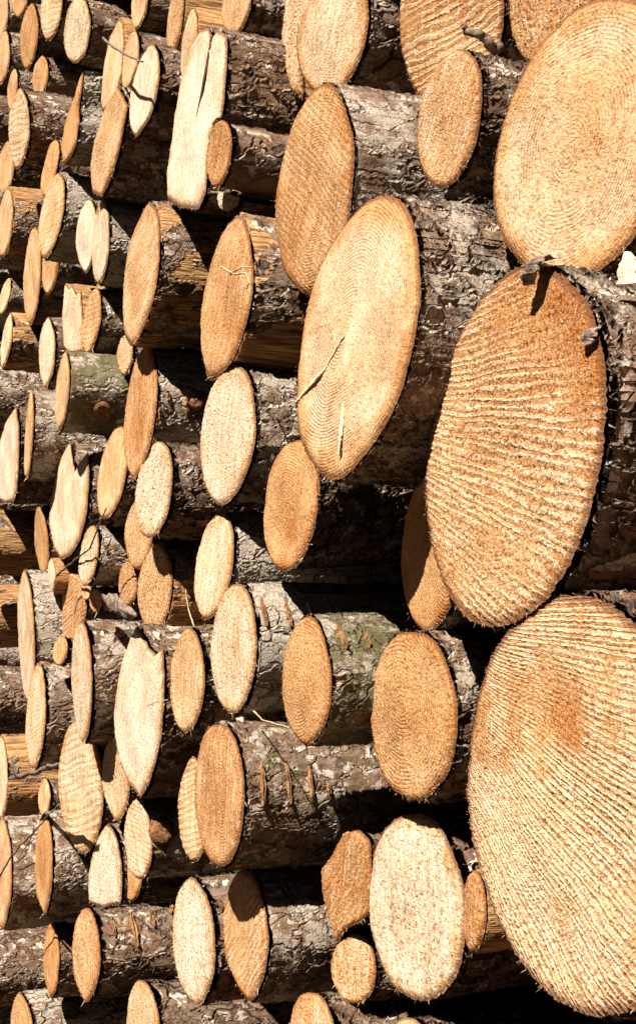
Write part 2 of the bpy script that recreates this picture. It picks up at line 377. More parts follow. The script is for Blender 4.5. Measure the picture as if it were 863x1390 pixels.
E('tan log end rounding against the lower left of the long orange end', 153, 642, 66, 18, 11, 0.1, .42, fuzz=.5, rings=.2, heart=.1, bark=FLAKY)
E('grained orange log end in front of the tan one, above the conical grey log', 161, 681, 50, 20, 6, .08, .40, heart=.3, fuzz=.3, rings=.6, bark=FLAKY)
P('pale jagged log end with a notched top under the mossy log', [(95, 598), (99, 628), (102, 640), (108, 634), (113, 622), (120, 612), (121, 655), (117, 700), (108, 735), (95, 755), (83, 760), (73, 745), (67, 712), (68, 685), (74, 650), (84, 618)], 0.105, .12, heart=.1, rings=.1, fuzz=.5, bark=SCALY)
E('smooth mossy grey-green log with a narrow tan end', 85, 530, 54, 8.5, 4, .17, .35, fuzz=.5, rings=.1, bark=MOSSY, knot=[(138,558,.017)])
E('short stubby log with a fringed tan end and conical grey side', 122, 754, 42, 12, 8, 0.12, .22, fuzz=1.2, rings=.0, bark=GREY)
E('thin orange leaf-shaped log end beside the pale jagged one', 57, 736, 49, 8.5, -5, 0.09, .62, fuzz=.4, rings=.0, bark=DARK)
P('deep orange log end with diagonal saw lines and a shadowed top', [(95, 775), (108, 780), (119, 800), (118, 830), (112, 860), (104, 885), (96, 898), (86, 890), (82, 860), (83, 820), (87, 790)], 0.1, .78, rings=.1, fuzz=.4, saw=('lin', 50, .010, 0.88), bark=DARK)
E('tall narrow pale log end with white plated bark, far left', 36, 865, 93, 10.5, -2, .14, .15, fuzz=.3, rings=.0, heart=.1, bark=WHITE)
E('pale ribbed log end overlapping the foot of the tall narrow one', 49, 973, 73, 13, 3, .17, .22, fuzz=.5, rings=.1, saw=('lin', 25, .010, 0.53), bark=FLAKY)
E('narrow cream log end with a wide scaly grey side, left of the broad white slab', 112, 925, 83, 13.5, -1, .17, .15, fuzz=.7, rings=.1, bark=FLAKY)
P('broad white slab end with pointed top, lower left', [(187, 847), (194, 862), (203, 880), (212, 888), (222, 880), (223, 920), (223, 960), (219, 1000), (211, 1035), (202, 1065), (190, 1085), (175, 1065), (162, 1035), (155, 1000), (154, 970), (160, 930), (168, 890), (178, 862)], 0.13, .0, heart=.06, rings=.1, fuzz=.5, saw=('lin', 80, .007, 0.35), bark=DARK)
E('tan oval log end between the broad white slab and the gouged cream log', 255, 924, 72, 23, 2, .11, .34, heart=.15, rings=.2, fuzz=.8, bark=SCALY)
E('orange log end ribbed by curved saw ridges, below the narrow cream end', 110, 1068, 93, 30, -3, .10, .34, heart=.0, rings=.0, fuzz=.4, saw=('lin', 12, .017, .95), bark=DARK)
E('pale orange log end between the ribbed one and the broad white slab', 158, 1056, 59, 18, -3, 0.11, .26, fuzz=.8, rings=.1, bark=DARK)
E('pale log end with slanting saw lines and a knotted dark side', 188, 1140, 54, 18.5, -3, .11, .16, fuzz=.5, rings=.1, saw=('lin', -30, .010, 0.61), bark=MOSSY, knot=[(220,1129,.020)])
P('white flat-bottomed log end above the long dark trunk at lower left', [(145, 1119), (153, 1124), (161, 1145), (166, 1175), (166, 1205), (164, 1228), (140, 1232), (122, 1226), (121, 1190), (126, 1160), (135, 1135)], .09, .04, heart=.0, rings=.1, fuzz=.9, bark=SCALY)
E('dark orange lens-shaped log end on a grey log, lower left', 60, 1172, 70, 11.5, 0, .18, .58, heart=.3, fuzz=.6, rings=.1, bark=GREY)
E('tan log end cut by the left edge, beside the dark orange lens', 4, 1187, 75, 12, 0, .20, .38, fuzz=.6, rings=.2, bark=GREY)
E('brown log end on the long dark trunk with roller scars, bottom left', 118, 1296, 65, 18.5, 0, .20, .50, heart=.1, fuzz=.8, rings=.1, bark=SCALY, gouge=[(151,1250,158,1270),(178,1238,188,1285),(203,1232,210,1258),(232,1227,234,1238)])
E('small orange wedge of log left of the long dark trunk', 70, 1303, 52, 10, 0, .12, .66, fuzz=.4, rings=.1, bark=DARK)
E('tiny pale orange log end above the dark orange lens', 60, 1083, 26, 8, 0, .06, .42, fuzz=.3, rings=.0, bark=DARK)
E('bright white log end at the bottom, under the gouged grey log', 264, 1278, 89, 29, -3, .17, .04, heart=.0, rings=.1, fuzz=.9, bark=SCALY)
E('gold striped log end with a shadowed top, bottom, right of the white one', 334, 1268, 92, 29, -2, 0.12, .62, heart=.0, rings=.1, fuzz=.4, saw=('lin', 62, .011, 0.88), bark=GREY)
# --- upper left
E('tan log end at the left edge of the top row', 2, 20, 33, 9, 5, .04, .36, fuzz=.4, rings=.2, bark=FLAKY)
E('tan log end at the left edge, second from the top', 3, 78, 38, 10, 5, .06, .36, fuzz=.5, rings=.2, bark=FLAKY)
E('brown log end cut by the top edge, near the left corner', 27, -8, 32, 11, 5, .0, .62, fuzz=.4, rings=.2, bark=FLAKY, axis=(.3, .12))
E('dark orange oval log end near the top left corner', 39.5, 49, 46, 12, 4, .08, .64, fuzz=.5, rings=.3, heart=.1, bark=FLAKY, axis=(.3, .1))
E('orange scrap of log showing behind the slanting-lined pale end', 58, 46, 28, 9, 5, .0, .66, fuzz=.4, rings=.0, bark=DARK)
E('pale log end with slanting saw lines at the top, left of the speckled one', 70, 10, 46, 14, 6, .04, .24, fuzz=.4, rings=.1, saw=('lin', 30, .016, 0.88), bark=FLAKY, axis=(.33, .08))
E('pale speckled oval log end standing out from the dark gap, top left', 105, 40, 46, 17.5, 5, .06, .14, fuzz=.8, rings=.1, bark=DARK, axis=(.35, .1))
E('orange wedge of log in the gap below the dark orange oval', 55, 105, 31, 10, 5, 0.04, .58, fuzz=.4, rings=.1, bark=DARK)
E('thin tan log end left of the orange wedge', 17, 121, 29, 6.5, 5, .02, .44, fuzz=.4, rings=.1, bark=DARK)
E('long pale ribbed log end at the left edge with a brown cracked side', 26, 174, 56, 14, 2, .12, .22, fuzz=.4, rings=.1, saw=('lin', 25, .018, 0.88), bark=SCALY)
P('thin orange log end drawn out into a sharp spike', [(113, 95), (110, 125), (107, 145), (107, 165), (103, 195), (95, 215), (87, 224), (83, 205), (88, 170), (96, 142), (104, 125)], .10, .62, fuzz=.4, rings=.1, bark=WHITE)
E('orange blade-like log end below the spiked one', 68, 228, 41, 9, 12, .06, .66, fuzz=.4, rings=.0, bark=DARK)
E('tan log end at the left edge under the long ribbed one', 8, 228, 36, 11, 5, .06, .46, fuzz=.5, rings=.1, bark=DARK)
P('tall pale board-like log end in the upper left, frayed on top', [(162, 24), (167, 30), (168, 60), (165, 95), (159, 125), (150, 145), (140, 152), (137, 140), (139, 110), (143, 80), (149, 50)], .06, .26, fuzz=.4, rings=.0, heart=.15, bark=BARE)
E('slim tan log end between the tall board and the white upper log', 177, 82, 43, 10, 8, .05, .30, fuzz=.4, rings=.1, bark=DARK)
E('long white log end leaning right, right of the slim tan one', 196, 122, 64, 17, 11, .10, .06, fuzz=.4, rings=.0, heart=.1, bark=SCALY)
P('grey-brown split log end with a torn pointed top', [(160, 115), (168, 130), (174, 142), (169, 170), (162, 205), (152, 240), (138, 268), (126, 262), (123, 232), (128, 195), (138, 165), (146, 140)], .11, .40, fuzz=.6, rings=.0, heart=.1, saw=('lin', 65, .012, 0.70), bark=FLAKY)
E('orange log end right of the torn grey-brown one', 168, 230, 42, 14, 11, .06, .58, fuzz=.5, rings=.2, bark=SCALY)
E('tan log end cut by the top edge, above the white upper log', 190, 2, 38, 10, 8, .03, .34, fuzz=.5, rings=.1, bark=DARK)
E('tan log end with whitish bark, under the orange blade', 70, 292, 61, 15, 10, .12, .36, fuzz=.4, rings=.2, saw=('lin', 40, .014, 0.53), bark=WHITE)
E('long narrow tan log end hanging below left of the white-barked one', 44, 374, 67, 11, 3, .09, .42, fuzz=.4, rings=.1, bark=SCALY)
E('small gold log end tucked under the white-barked one', 68, 362, 38, 11, 5, .06, .48, fuzz=.5, rings=.1, bark=GREY)
E('bright white oval log end, left of the plated bark', 118, 320, 50, 14.5, 3, .09, .0, fuzz=.3, rings=.0, bark=DARK)
E('cream edge of a log with white plated bark beside the bright oval', 137, 328, 60, 11, 3, .10, .14, fuzz=.4, rings=.0, bark=WHITE)
E('tan log end at the left edge with light bark, second row below ribbed end', 7, 302, 47, 10, 5, .10, .36, fuzz=.4, rings=.1, bark=TORN)
E('small broken orange log end under the cream edge', 144, 376, 29, 9, 8, .06, .45, fuzz=1.0, rings=.0, bark=TORN)
P('square-topped pale broken board above the mossy log', [(88, 384), (94, 392), (98, 388), (104, 400), (110, 394), (113, 440), (113, 478), (100, 482), (88, 474), (86, 430)], .11, .12, fuzz=.5, rings=.0, heart=.15, saw=('lin', 88, .010, 0.70), bark=BARE)
E('orange striped log end beside the broken board', 125, 436, 46, 11, 8, .10, .52, fuzz=.5, rings=.0, saw=('lin', 30, .012, 0.70), bark=FLAKY)
E('white oval log end at far left, above the mossy log', 64, 478, 48, 11, 2, .10, .06, fuzz=.6, rings=.0, bark=DARK)
E('thin pale rim of a log with peeling white bark, left edge', 9, 463, 38, 6, 8, .12, .20, fuzz=.4, rings=.0, bark=TORN)
E('small grey log with a thin pale end at the left edge', 7, 402, 26, 5.5, 12, .08, .25, fuzz=.4, rings=.0, bark=GREY)
E('small pale chip of a log under the large tan end', 171, 481, 28, 9.5, 3, .06, .25, fuzz=.9, rings=.0, bark=DARK)
E('grey barked log whose narrow end is seen nearly edge on', 40, 590, 62, 4.5, 3, .15, .40, fuzz=.5, rings=.0, bark=GREY)
P('white split log end at the left edge under peeling bark', [(22, 550), (26, 580), (25, 640), (22, 670), (18, 683), (8, 684), (-4, 678), (-8, 640), (-2, 605), (8, 572)], .12, .0, fuzz=.4, rings=.0, heart=.05, bark=SCALY)
E('cream log end at the left edge beside the ribbed pale end', 1, 1056, 58, 9.5, 0, .14, .15, fuzz=.4, rings=.0, bark=TORN)
E('orange log end showing right of the white flat-bottomed one', 179, 1192, 32, 13, 0, .07, .60, fuzz=.5, rings=.0, bark=DARK)
E('small orange scrap of log below the deep orange diagonal-sawn end', 82, 884, 20, 10, 10, .13, .55, fuzz=.8, rings=.0, bark=DARK)
E('white sliver of wood beside the thin orange leaf-shaped end', 71, 782, 24, 4, -4, .12, .08, fuzz=.4, rings=.0, bark=BARE)
E('gold scrap of log below the short stubby log', 131, 815, 17, 8, 0, .10, .58, fuzz=.8, rings=.0, bark=DARK)
E('tan scrap of log wedged beside the jagged pale end', 118, 800, 15, 6, 8, .10, .42, fuzz=.9, rings=.0, bark=DARK)
# --- trunks whose cut ends lie outside the left edge of the photograph
E('brown trunk with a peeled orange underside at the left edge', -26, 738, 44, 10, 0, .14, .5, bark=TORN)
E('dull brown trunk at the left edge behind the tall narrow end', -22, 950, 46, 10, 0, .14, .5, bark=SCALY)
E('brown trunk in the bottom left corner', -26, 1318, 52, 11, 0, .16, .5, bark=SCALY)
E('pinkish brown trunk at the left edge, above the white split end', -22, 535, 42, 9, 0, .12, .5, bark=FLAKY)
E('shadowy trunk with torn orange fibres at the left edge', -22, 838, 42, 9, 0, .08, .5, bark=BARE)
E('flaky trunk low at the left edge', -18, 1010, 34, 8, 0, .1, .5, bark=FLAKY)
# --- the row below the photograph's lower edge
E('wide tan log end at the very bottom, under the long dark trunk', 195, 1400, 70, 22, -3, .15, .3, fuzz=.7, bark=SCALY)
E('orange log end at the very bottom, left corner', 30, 1412, 66, 16, -3, .15, .5, fuzz=.7, bark=FLAKY)
E('golden log end at the very bottom, below the small tan round one', 425, 1424, 78, 33, -3, .12, .45, fuzz=.7, rings=.6, bark=SCALY)
E('pale log end at the very bottom, below the broad white one', 560, 1468, 84, 44, -4, .10, .25, fuzz=.7, rings=.6, bark=SCALY)

# ------------------------------------------------------------------ the cut face of each log: centre, plane, size
def disc_from_ellipse(e, p):
    """The circle in space that is seen as this oval, its centre p in front of the face of the stack."""
    cx, cy, a, b, tilt = e
    d = ray(cx, cy)
    C = on_face(cx, cy, p)
    dist = np.linalg.norm(C-CAM)
    e1 = np.cross(np.cross(d, RIGHT), d); e1 /= np.linalg.norm(e1)
    e2 = np.cross(d, e1)
    if e2 @ DOWN < 0: e2 = -e2
    h = 1e-4
    p0 = project(CAM+d)
    J = np.stack([(project(CAM+d+h*e1)-p0)/h, (project(CAM+d+h*e2)-p0)/h], axis=1)
    tl = math.radians(tilt)
    maj = np.array([math.sin(tl), -math.cos(tl)])*a
    mnr = np.array([math.cos(tl), math.sin(tl)])*b
    A = np.linalg.inv(J) @ np.stack([maj, mnr], axis=1)
    U, S, _ = np.linalg.svd(A)
    m = U[0, 1]*e1 + U[1, 1]*e2
    if U[0, 1] > 0: m = -m
    ca = S[1]/S[0]
    n = -ca*d + math.sqrt(max(0.0, 1-ca*ca))*m
    u = U[0, 0]*e1 + U[1, 0]*e2
    return C, n/np.linalg.norm(n), u, S[0]*dist

def place(L):
    p = L['p']
    if L['kind'] == 'ell':
        C, n, u, r = disc_from_ellipse(L['e'], p)
        L['C'], L['n'], L['u'], L['r'] = C, n, u, r
    else:
        pts = np.array(L['pts'], float)
        c = (pts.min(0)+pts.max(0))/2
        C = on_face(c[0], c[1], p)
        n = np.array([-1.0, L['nj'][0], L['nj'][1]]); n /= np.linalg.norm(n)
        O = np.array([on_plane(x, y, C, n) for x, y in pts])
        ext = O.max(0)-O.min(0)
        L['C'], L['n'], L['O3'], L['r'] = C, n, O, 0.5*min(ext[1], ext[2])
    return L

def fit_oval(L):
    """a near circle is seen wider on its near side: correct the oval until the circle's outline matches it"""
    if L['kind'] != 'ell': return
    t = L.setdefault('e0', L['e'])
    th = np.linspace(0, 2*np.pi, 72, endpoint=False)
    tl = math.radians(t[4])
    want = np.array([t[0], t[1]])+np.cos(th)[:, None]*np.array([math.sin(tl), -math.cos(tl)])*t[2]+np.sin(th)[:, None]*np.array([math.cos(tl), math.sin(tl)])*t[3]
    for _ in range(4):
        place(L)
        v = np.cross(L['n'], L['u'])
        got = np.array([project(L['C']+L['r']*(math.cos(x)*L['u']+math.sin(x)*v)) for x in th])
        dc = (want.max(0)+want.min(0)-got.max(0)-got.min(0))/2
        k = (want.max(0)-want.min(0))/(got.max(0)-got.min(0))
        e = L['e']
        L['e'] = (e[0]+dc[0], e[1]+dc[1], e[2]*k[1], e[3]*k[0], e[4])
    place(L)

for L in LOGS:
    L['nj'] = rng.uniform(-0.06, 0.06, 2)
    fit_oval(L); place(L)

# slide logs a little in or out of the stack so that neighbours do not run through each other
p0 = np.array([L['p'] for L in LOGS])
pcur = p0.copy()
for it in range(60):
    C = np.array([L['C'] for L in LOGS]); r = np.array([L['r'] for L in LOGS])*0.94
    D = C[:, None, 1:]-C[None, :, 1:]
    dist = np.sqrt((D**2).sum(-1)); np.fill_diagonal(dist, 9)
    ov = np.clip(r[:, None]+r[None, :]-dist, 0, None)
    # sliding along the line of sight moves the axis by (dy, dz) per unit of p
    k = np.array([(ray(*project(c))/ray(*project(c))[0])[1:] for c in C])
    grad = np.zeros(len(LOGS))
    for i in range(len(LOGS)):
        js = np.nonzero(ov[i] > 0)[0]
        for j in js:
            grad[i] += ov[i, j]*(D[i, j]/dist[i, j]) @ (-k[i])
    pcur = pcur + np.clip(0.10*grad, -0.01, 0.01) - 0.06*(pcur-p0)
    pcur = np.clip(pcur, p0-0.03, p0+0.03)
    for L, pv in zip(LOGS, pcur):
        L['p'] = float(pv); place(L)

for L in LOGS:
    fit_oval(L)

# ------------------------------------------------------------------ building one log
def smooth_noise(n, freqs, amp, seed):
    g = np.random.default_rng(seed)
    th = np.linspace(0, 2*np.pi, n, endpoint=False)
    v = np.zeros(n)
    for f in freqs:
        v += g.normal()*np.cos(f*th+g.uniform(0, 6.28))/f**0.8
    return v*amp

def closed_resample(O, N):
    Q = np.vstack([O, O[:1]])
    s = np.concatenate([[0], np.cumsum(np.linalg.norm(np.diff(Q, axis=0), axis=1))])
    t = np.linspace(0, s[-1], N, endpoint=False)
    return np.stack([np.interp(t, s, Q[:, i]) for i in range(3)], axis=1)

def axes_of(n):
    w = np.array([0, 0, 1.0]); w = w-(w @ n)*n; w /= np.linalg.norm(w)
    return np.cross(w, n), w

def ring_quads(i0, i1, N):
    a = np.arange(N); b = (a+1) % N
    return np.stack([i0+a, i0+b, i1+b, i1+a], axis=1)

def slivers(name, pts, dirs, n, lens, width, mat, parent, seed):
    """torn wood fibres standing off the edge of a cut, one mesh"""
    g = np.random.default_rng(seed)
    V, F = [], []
    for q, d, l in zip(pts, dirs, lens):
        d = d/np.linalg.norm(d)
        s = np.cross(d, n+g.normal(0, .4, 3)); s /= np.linalg.norm(s)
        w = width*g.uniform(.5, 1.3)
        t2 = np.cross(s, d)
        bend = g.normal(0, .25, 3)
        i = len(V)
        base = [q+s*w, q-s*w*.5+t2*w*.8, q-s*w*.5-t2*w*.8]
        mid = q+d*l*.55+bend*l*.1
        V += base+[mid+s*w*.7, mid-s*w*.35+t2*w*.5, mid-s*w*.35-t2*w*.5, q+d*l+bend*l*.45]
        for a, b in ((0, 1), (1, 2), (2, 0)):
            F += [(i+a, i+b, i+3+b, i+3+a), (i+3+a, i+3+b, i+6)]
    return make_mesh(name, V, F, mat, parent, smooth=False)

def build_log(L, idx, fine=True, length=1.25):
    g = np.random.default_rng(1000+idx)
    C, n, r = L['C'], L['n'], L['r']
    dist = np.linalg.norm(C-CAM)
    mpx = dist/FOCAL/0.7358
    seg = (2.1 if fine else 6.0)*mpx
    bark = L.get('bark', FLAKY)
    fuzz, tone = L.get('fuzz', .6), L['tone']
    # outline of the cut
    if L['kind'] == 'ell':
        per = 2*np.pi*r
        N = int(np.clip(per/seg, 40, 420))
        th = np.linspace(0, 2*np.pi, N, endpoint=False)
        v = np.cross(n, L['u'])
        k = 1+smooth_noise(N, range(2, 9), .024, 50+idx)+smooth_noise(N, range(12, 40), .006, 80+idx)
        k += g.normal(0, .0035, N)
        point = g.uniform(.02, .34) if 'e' in L and L['e'][3]/L['e'][2] < .33 else 0.0
        sn = np.sin(th)*np.abs(np.sin(th))**point
        O = r*k[:, None]*(np.cos(th)[:, None]*L['u']+sn[:, None]*v)
    else:
        O = L['O3']-C
        per = np.linalg.norm(np.diff(np.vstack([O, O[:1]]), axis=0), axis=1).sum()
        N = int(np.clip(per/seg, 40, 420))
        O = closed_resample(O, N)
        for _ in range(2): O = .25*np.roll(O, 1, 0)+.5*O+.25*np.roll(O, -1, 0)
        O = O*(1+smooth_noise(N, range(12, 40), .006, 80+idx)+g.normal(0, .004, N))[:, None]
    cen = O.mean(0)
    O = cen+(O-cen)*(1+min(.05, .0045/r))
    # turn it counter-clockwise seen from outside
    area = np.cross(O-cen, np.roll(O, -1, 0)-cen).sum(0) @ n
    if area < 0: O = O[::-1]
    root = bpy.data.objects.new('log', None)
    link(root); root.location = C
    root['label'] = L['label']; root['category'] = 'log'; root['group'] = L.get('group', 'logs in the stack')
    seed3 = g.uniform(-20, 20, 3)
    hx, wx = axes_of(n)
    # --- cut end
    K = int(np.clip(r/seg, 5, 110))
    fr = (np.arange(1, K+1)/K)
    inner = cen+(O-cen)*(1-min(.055, .0055/r))
    ring = cen+(inner-cen)[None]*fr[:, None, None]
    V = np.vstack([cen[None], ring.reshape(-1, 3)])
    radf = np.concatenate([[0], np.repeat(fr, N)])
    # torn fibre edge bends back slightly at the rim
    V = V - np.clip((radf-.965)/.035, 0, 1)[:, None]*n[None]*.001
    V = V + n*.0005
    F4 = [ring_quads(1+i*N, 1+(i+1)*N, N)[:, [0, 3, 2, 1]] for i in range(K-1)]
    # the middle as thin quads pairs: triangles doubled through the centre
    a = np.arange(0, N, 1)
    tri = np.stack([np.zeros(N, int), 1+a, 1+(a+1) % N], axis=1)
    uv = np.stack([V @ hx, V @ wx], axis=1)
    if L.get('pith'):
        pp = on_plane(*L['pith'], C, n)-C
    else:
        pp = cen + r*(hx*g.uniform(-.2, .2)+wx*g.uniform(-.2, .2))
    pu = np.array([pp @ hx, pp @ wx])
    ang = np.arctan2(uv[:, 1]-pu[1], uv[:, 0]-pu[0])
    rd = np.hypot(uv[:, 0]-pu[0], uv[:, 1]-pu[1])
    rd = rd*(1+.05*np.cos(2*ang+g.uniform(0, 6))+.035*np.cos(3*ang+g.uniform(0, 6)))
    saw = L.get('saw'); sawamp = 0.0
    sc = np.zeros(len(V))
    if saw and saw[0] == 'fan':
        q = on_plane(saw[1], saw[2], C, n)-C
        q = np.array([q @ hx, q @ wx])
        sc = np.arctan2(uv[:, 1]-q[1], uv[:, 0]-q[0])/saw[3]; sawamp = saw[4]
        off = np.arctan2(-q[1], -q[0])
        sc = (np.mod(sc*saw[3]-off+np.pi, 2*np.pi)-np.pi)/saw[3]
    elif saw:
        c2 = project(C); al = math.radians(saw[1])
        q0, q1 = on_plane(c2[0], c2[1], C, n), on_plane(c2[0]+20*math.cos(al), c2[1]-20*math.sin(al), C, n)
        dd = np.array([(q1-q0) @ hx, (q1-q0) @ wx]); dd /= np.linalg.norm(dd)
        sc = (uv @ np.array([-dd[1], dd[0]]))/saw[2]; sawamp = saw[3]
        sc = sc+1.2*np.sin((uv @ dd)*9+g.uniform(0, 6))*.4
    rest = np.column_stack([uv, np.zeros(len(uv))])+seed3
    c2 = project(C); al = math.radians(L.get('grain', 90-L['e'][4]+g.normal(0, 5) if L['kind'] == 'ell' and 'e' in L else 86+g.normal(0, 4)))
    q0, q1 = on_plane(c2[0], c2[1], C, n), on_plane(c2[0]+15*math.cos(al), c2[1]-15*math.sin(al), C, n)
    gd = np.array([(q1-q0) @ hx, (q1-q0) @ wx]); gd /= np.linalg.norm(gd)
    stk = np.column_stack([(uv @ gd)*.10, uv @ np.array([-gd[1], gd[0]]), np.zeros(len(uv))])+seed3
    # gentle unevenness of the cut
    V = V + (.004*np.sin(uv[:, 0]*31+g.uniform(0, 6))*np.sin(uv[:, 1]*27+g.uniform(0, 6))*(1-radf**4))[:, None]*n[None]
    me = bpy.data.meshes.new('cut_end')
    quads = np.vstack(F4)
    me.vertices.add(len(V)); me.vertices.foreach_set('co', V.astype(np.float32).ravel())
    nl = tri.size+quads.size
    me.loops.add(nl); me.loops.foreach_set('vertex_index', np.concatenate([tri.ravel(), quads.ravel()]).astype(np.int32))
    me.polygons.add(len(tri)+len(quads))
    me.polygons.foreach_set('loop_start', np.concatenate([np.arange(len(tri))*3, tri.size+np.arange(len(quads))*4]).astype(np.int32))
    me.update(calc_edges=True)
    me.polygons.foreach_set('use_smooth', np.ones(len(me.polygons), dtype=bool))
    stain = np.zeros(len(V))
    for sx, sy, sr, am in L.get('stain', []):
        q, q2 = on_plane(sx, sy, C, n)-C, on_plane(sx, sy+sr, C, n)-C
        R2 = ((q2-q)**2).sum()
        stain += am*np.exp(-((V-q)**2).sum(1)/R2)
    for an, av in (('ringd', rd), ('radf', radf), ('sawc', sc), ('stain', stain)):
        at = me.attributes.new(an, 'FLOAT', 'POINT'); at.data.foreach_set('value', av.astype(np.float32))
    at = me.attributes.new('rest', 'FLOAT_VECTOR', 'POINT'); at.data.foreach_set('vector', rest.astype(np.float32).ravel())
    at = me.attributes.new('stk', 'FLOAT_VECTOR', 'POINT'); at.data.foreach_set('vector', stk.astype(np.float32).ravel())
    me.materials.append(M_CUT)
    ce = link(bpy.data.objects.new('cut_end', me), root)
    ce['tone'] = float(tone); ce['heart'] = float(L.get('heart', .1)); ce['sawamp'] = float(sawamp)
    ce['fuzz'] = float(fuzz); ce['streak'] = float(L.get('streak', .75)); ce['ringamp'] = float(L.get('rings', .5))
    # --- bark: a lip round the cut, then the side of the trunk
    yaw, pit = L.get('axis', tuple(g.normal(0, .03, 2)))
    ax = np.array([1.0, yaw, pit]); ax /= np.linalg.norm(ax)
    L['ax'] = ax
    vis = .34 if fine else .1
    ss = [0.0]
    while ss[-1] < vis: ss.append(ss[-1]+seg*1.15)
    while ss[-1] < length: ss.append(ss[-1]+.06)
    ss = np.array(ss)
    lip = cen+(O-cen)*(1-min(.09, .011/r))
    rows = [lip+ax*.0015, cen+(O-cen)*1.0+ax*.0005]
    sw = smooth_noise(N, range(1, 6), .02, 300+idx)
    for s in ss[1:]:
        f = (1+.012*(1-math.exp(-s/.01))+sw*(1-math.exp(-s/.05))*.6+.01*math.sin(s*9+idx))[:, None]
        rows.append(cen+(O-cen)*f+ax*s)
    B = np.vstack(rows)
    M = len(rows)
    F = np.vstack([ring_quads(i*N, (i+1)*N, N) for i in range(M-1)])
    rest = np.vstack(rows)*g.uniform(.75, 1.55)+seed3
    bk = make_mesh('bark', B, F, M_BARK, root, attrs={'rest': rest})
    for nm, val in zip(('rough', 'lichen', 'moss', 'peel', 'warm'), bark):
        bk[nm] = float(np.clip(val+g.normal(0, .04), 0, 2))
    if not fine:
        return root
    # --- torn fibres along the rim
    cnt = int(np.clip(per/mpx*.10*(.4+fuzz), 8, 150))
    ii = g.integers(0, N, cnt)
    rim = inner[ii]
    rad = rim-cen; rad = rad/np.linalg.norm(rad, axis=1)[:, None]
    low = np.clip(.6-(rad @ wx)*.7, .2, 1.3)
    lens = g.gamma(2.0, 1.0, cnt)*1.1*mpx*low*(.6+.6*fuzz)
    dirs = rad+n*g.uniform(-.2, .8, cnt)[:, None]+g.normal(0, .35, (cnt, 3))
    fb = slivers('fibres', rim*.995+n*.001, dirs, n, np.clip(lens, .7*mpx, 8*mpx), .30*mpx, M_FIBRE, root, idx)
    weld(ce, fb)
    # --- roller gouges and knots on the bark
    if L.get('gouge') or L.get('knot'):
        tree = BVHTree.FromPolygons([tuple(v) for v in B], [tuple(f) for f in F.tolist()])
        def hit(px, py):
            d = ray(px, py)
            h = tree.ray_cast(Vector(CAM-C), Vector(d))
            if h[0] is None: return None, None
            nn = np.array(h[1])
            return np.array(h[0]), nn if nn @ d < 0 else -nn
        for x0, y0, x1, y1 in L.get('gouge', []):
            V, FF = [], []
            wd = g.uniform(.8, 1.4)*mpx
            for q in np.linspace(0, 1, 9):
                P, nn = hit(x0+(x1-x0)*q+g.normal(0, .5), y0+(y1-y0)*q)
                if P is None: continue
                w = wd*(1-(2*q-1)**2*.75)*g.uniform(.7, 1.25)
                lift = g.uniform(.6, 1.5)*w
                V += [P-ax*w*1.6-nn*.006, P-ax*w+nn*(.002+lift), P-nn*.003, P+ax*w+nn*(.002+lift*.5), P+ax*w*1.6-nn*.006]
            m = len(V)//5
            for q in range(m-1):
                for c in range(4):
                    FF.append((q*5+c, q*5+c+1, q*5+c+6, q*5+c+5))
            if FF: weld(bk, make_mesh('roller_gouges', V, FF, M_GOUGE, root, smooth=False))
        for kx, ky, kr in L.get('knot', []):
            P, nn = hit(kx, ky)
            if P is None: continue
            s = np.cross(nn, ax); s /= np.linalg.norm(s); t2 = np.cross(nn, s)
            V, FF = [], []
            for rr, hh in ((1.25, -.006), (1.1, .003), (.8, .006), (.4, .005)):
                for a_ in np.linspace(0, 2*np.pi, 18, endpoint=False):
                    V.append(P+(math.cos(a_)*s+math.sin(a_)*t2)*kr*rr*g.uniform(.93, 1.07)+nn*(hh+g.normal(0, .0008)))
            V.append(P+nn*.004)
            for q in range(3):
                for c in range(18):
                    FF.append((q*18+c, q*18+(c+1) % 18, q*18+18+(c+1) % 18, q*18+18+c))
            FF += [(54+c, 54+(c+1) % 18, 72) for c in range(18)]
            make_mesh('knot', V, FF, M_KNOT, root)
    # --- a split running down the cut
    if L.get('slit'):
        Q = [on_plane(x, y, C+n*.004, n)-C for x, y in L['slit']]
        thin_strip('split', Q, n, [.009, .006, .001], M_SLIT, root)
    return root

def weld(o, extra):
    """adds the surface detail 'extra' to mesh object o, keeping its own material"""
    bm = bmesh.new(); bm.from_mesh(o.data)
    k = len(o.data.materials); nf = len(bm.faces)
    bm.from_mesh(extra.data)
    bm.faces.ensure_lookup_table()
    for f in bm.faces[nf:]: f.material_index = k
    bm.to_mesh(o.data); bm.free()
    o.data.materials.append(extra.data.materials[0])
    me = extra.data
    bpy.data.objects.remove(extra); bpy.data.meshes.remove(me)

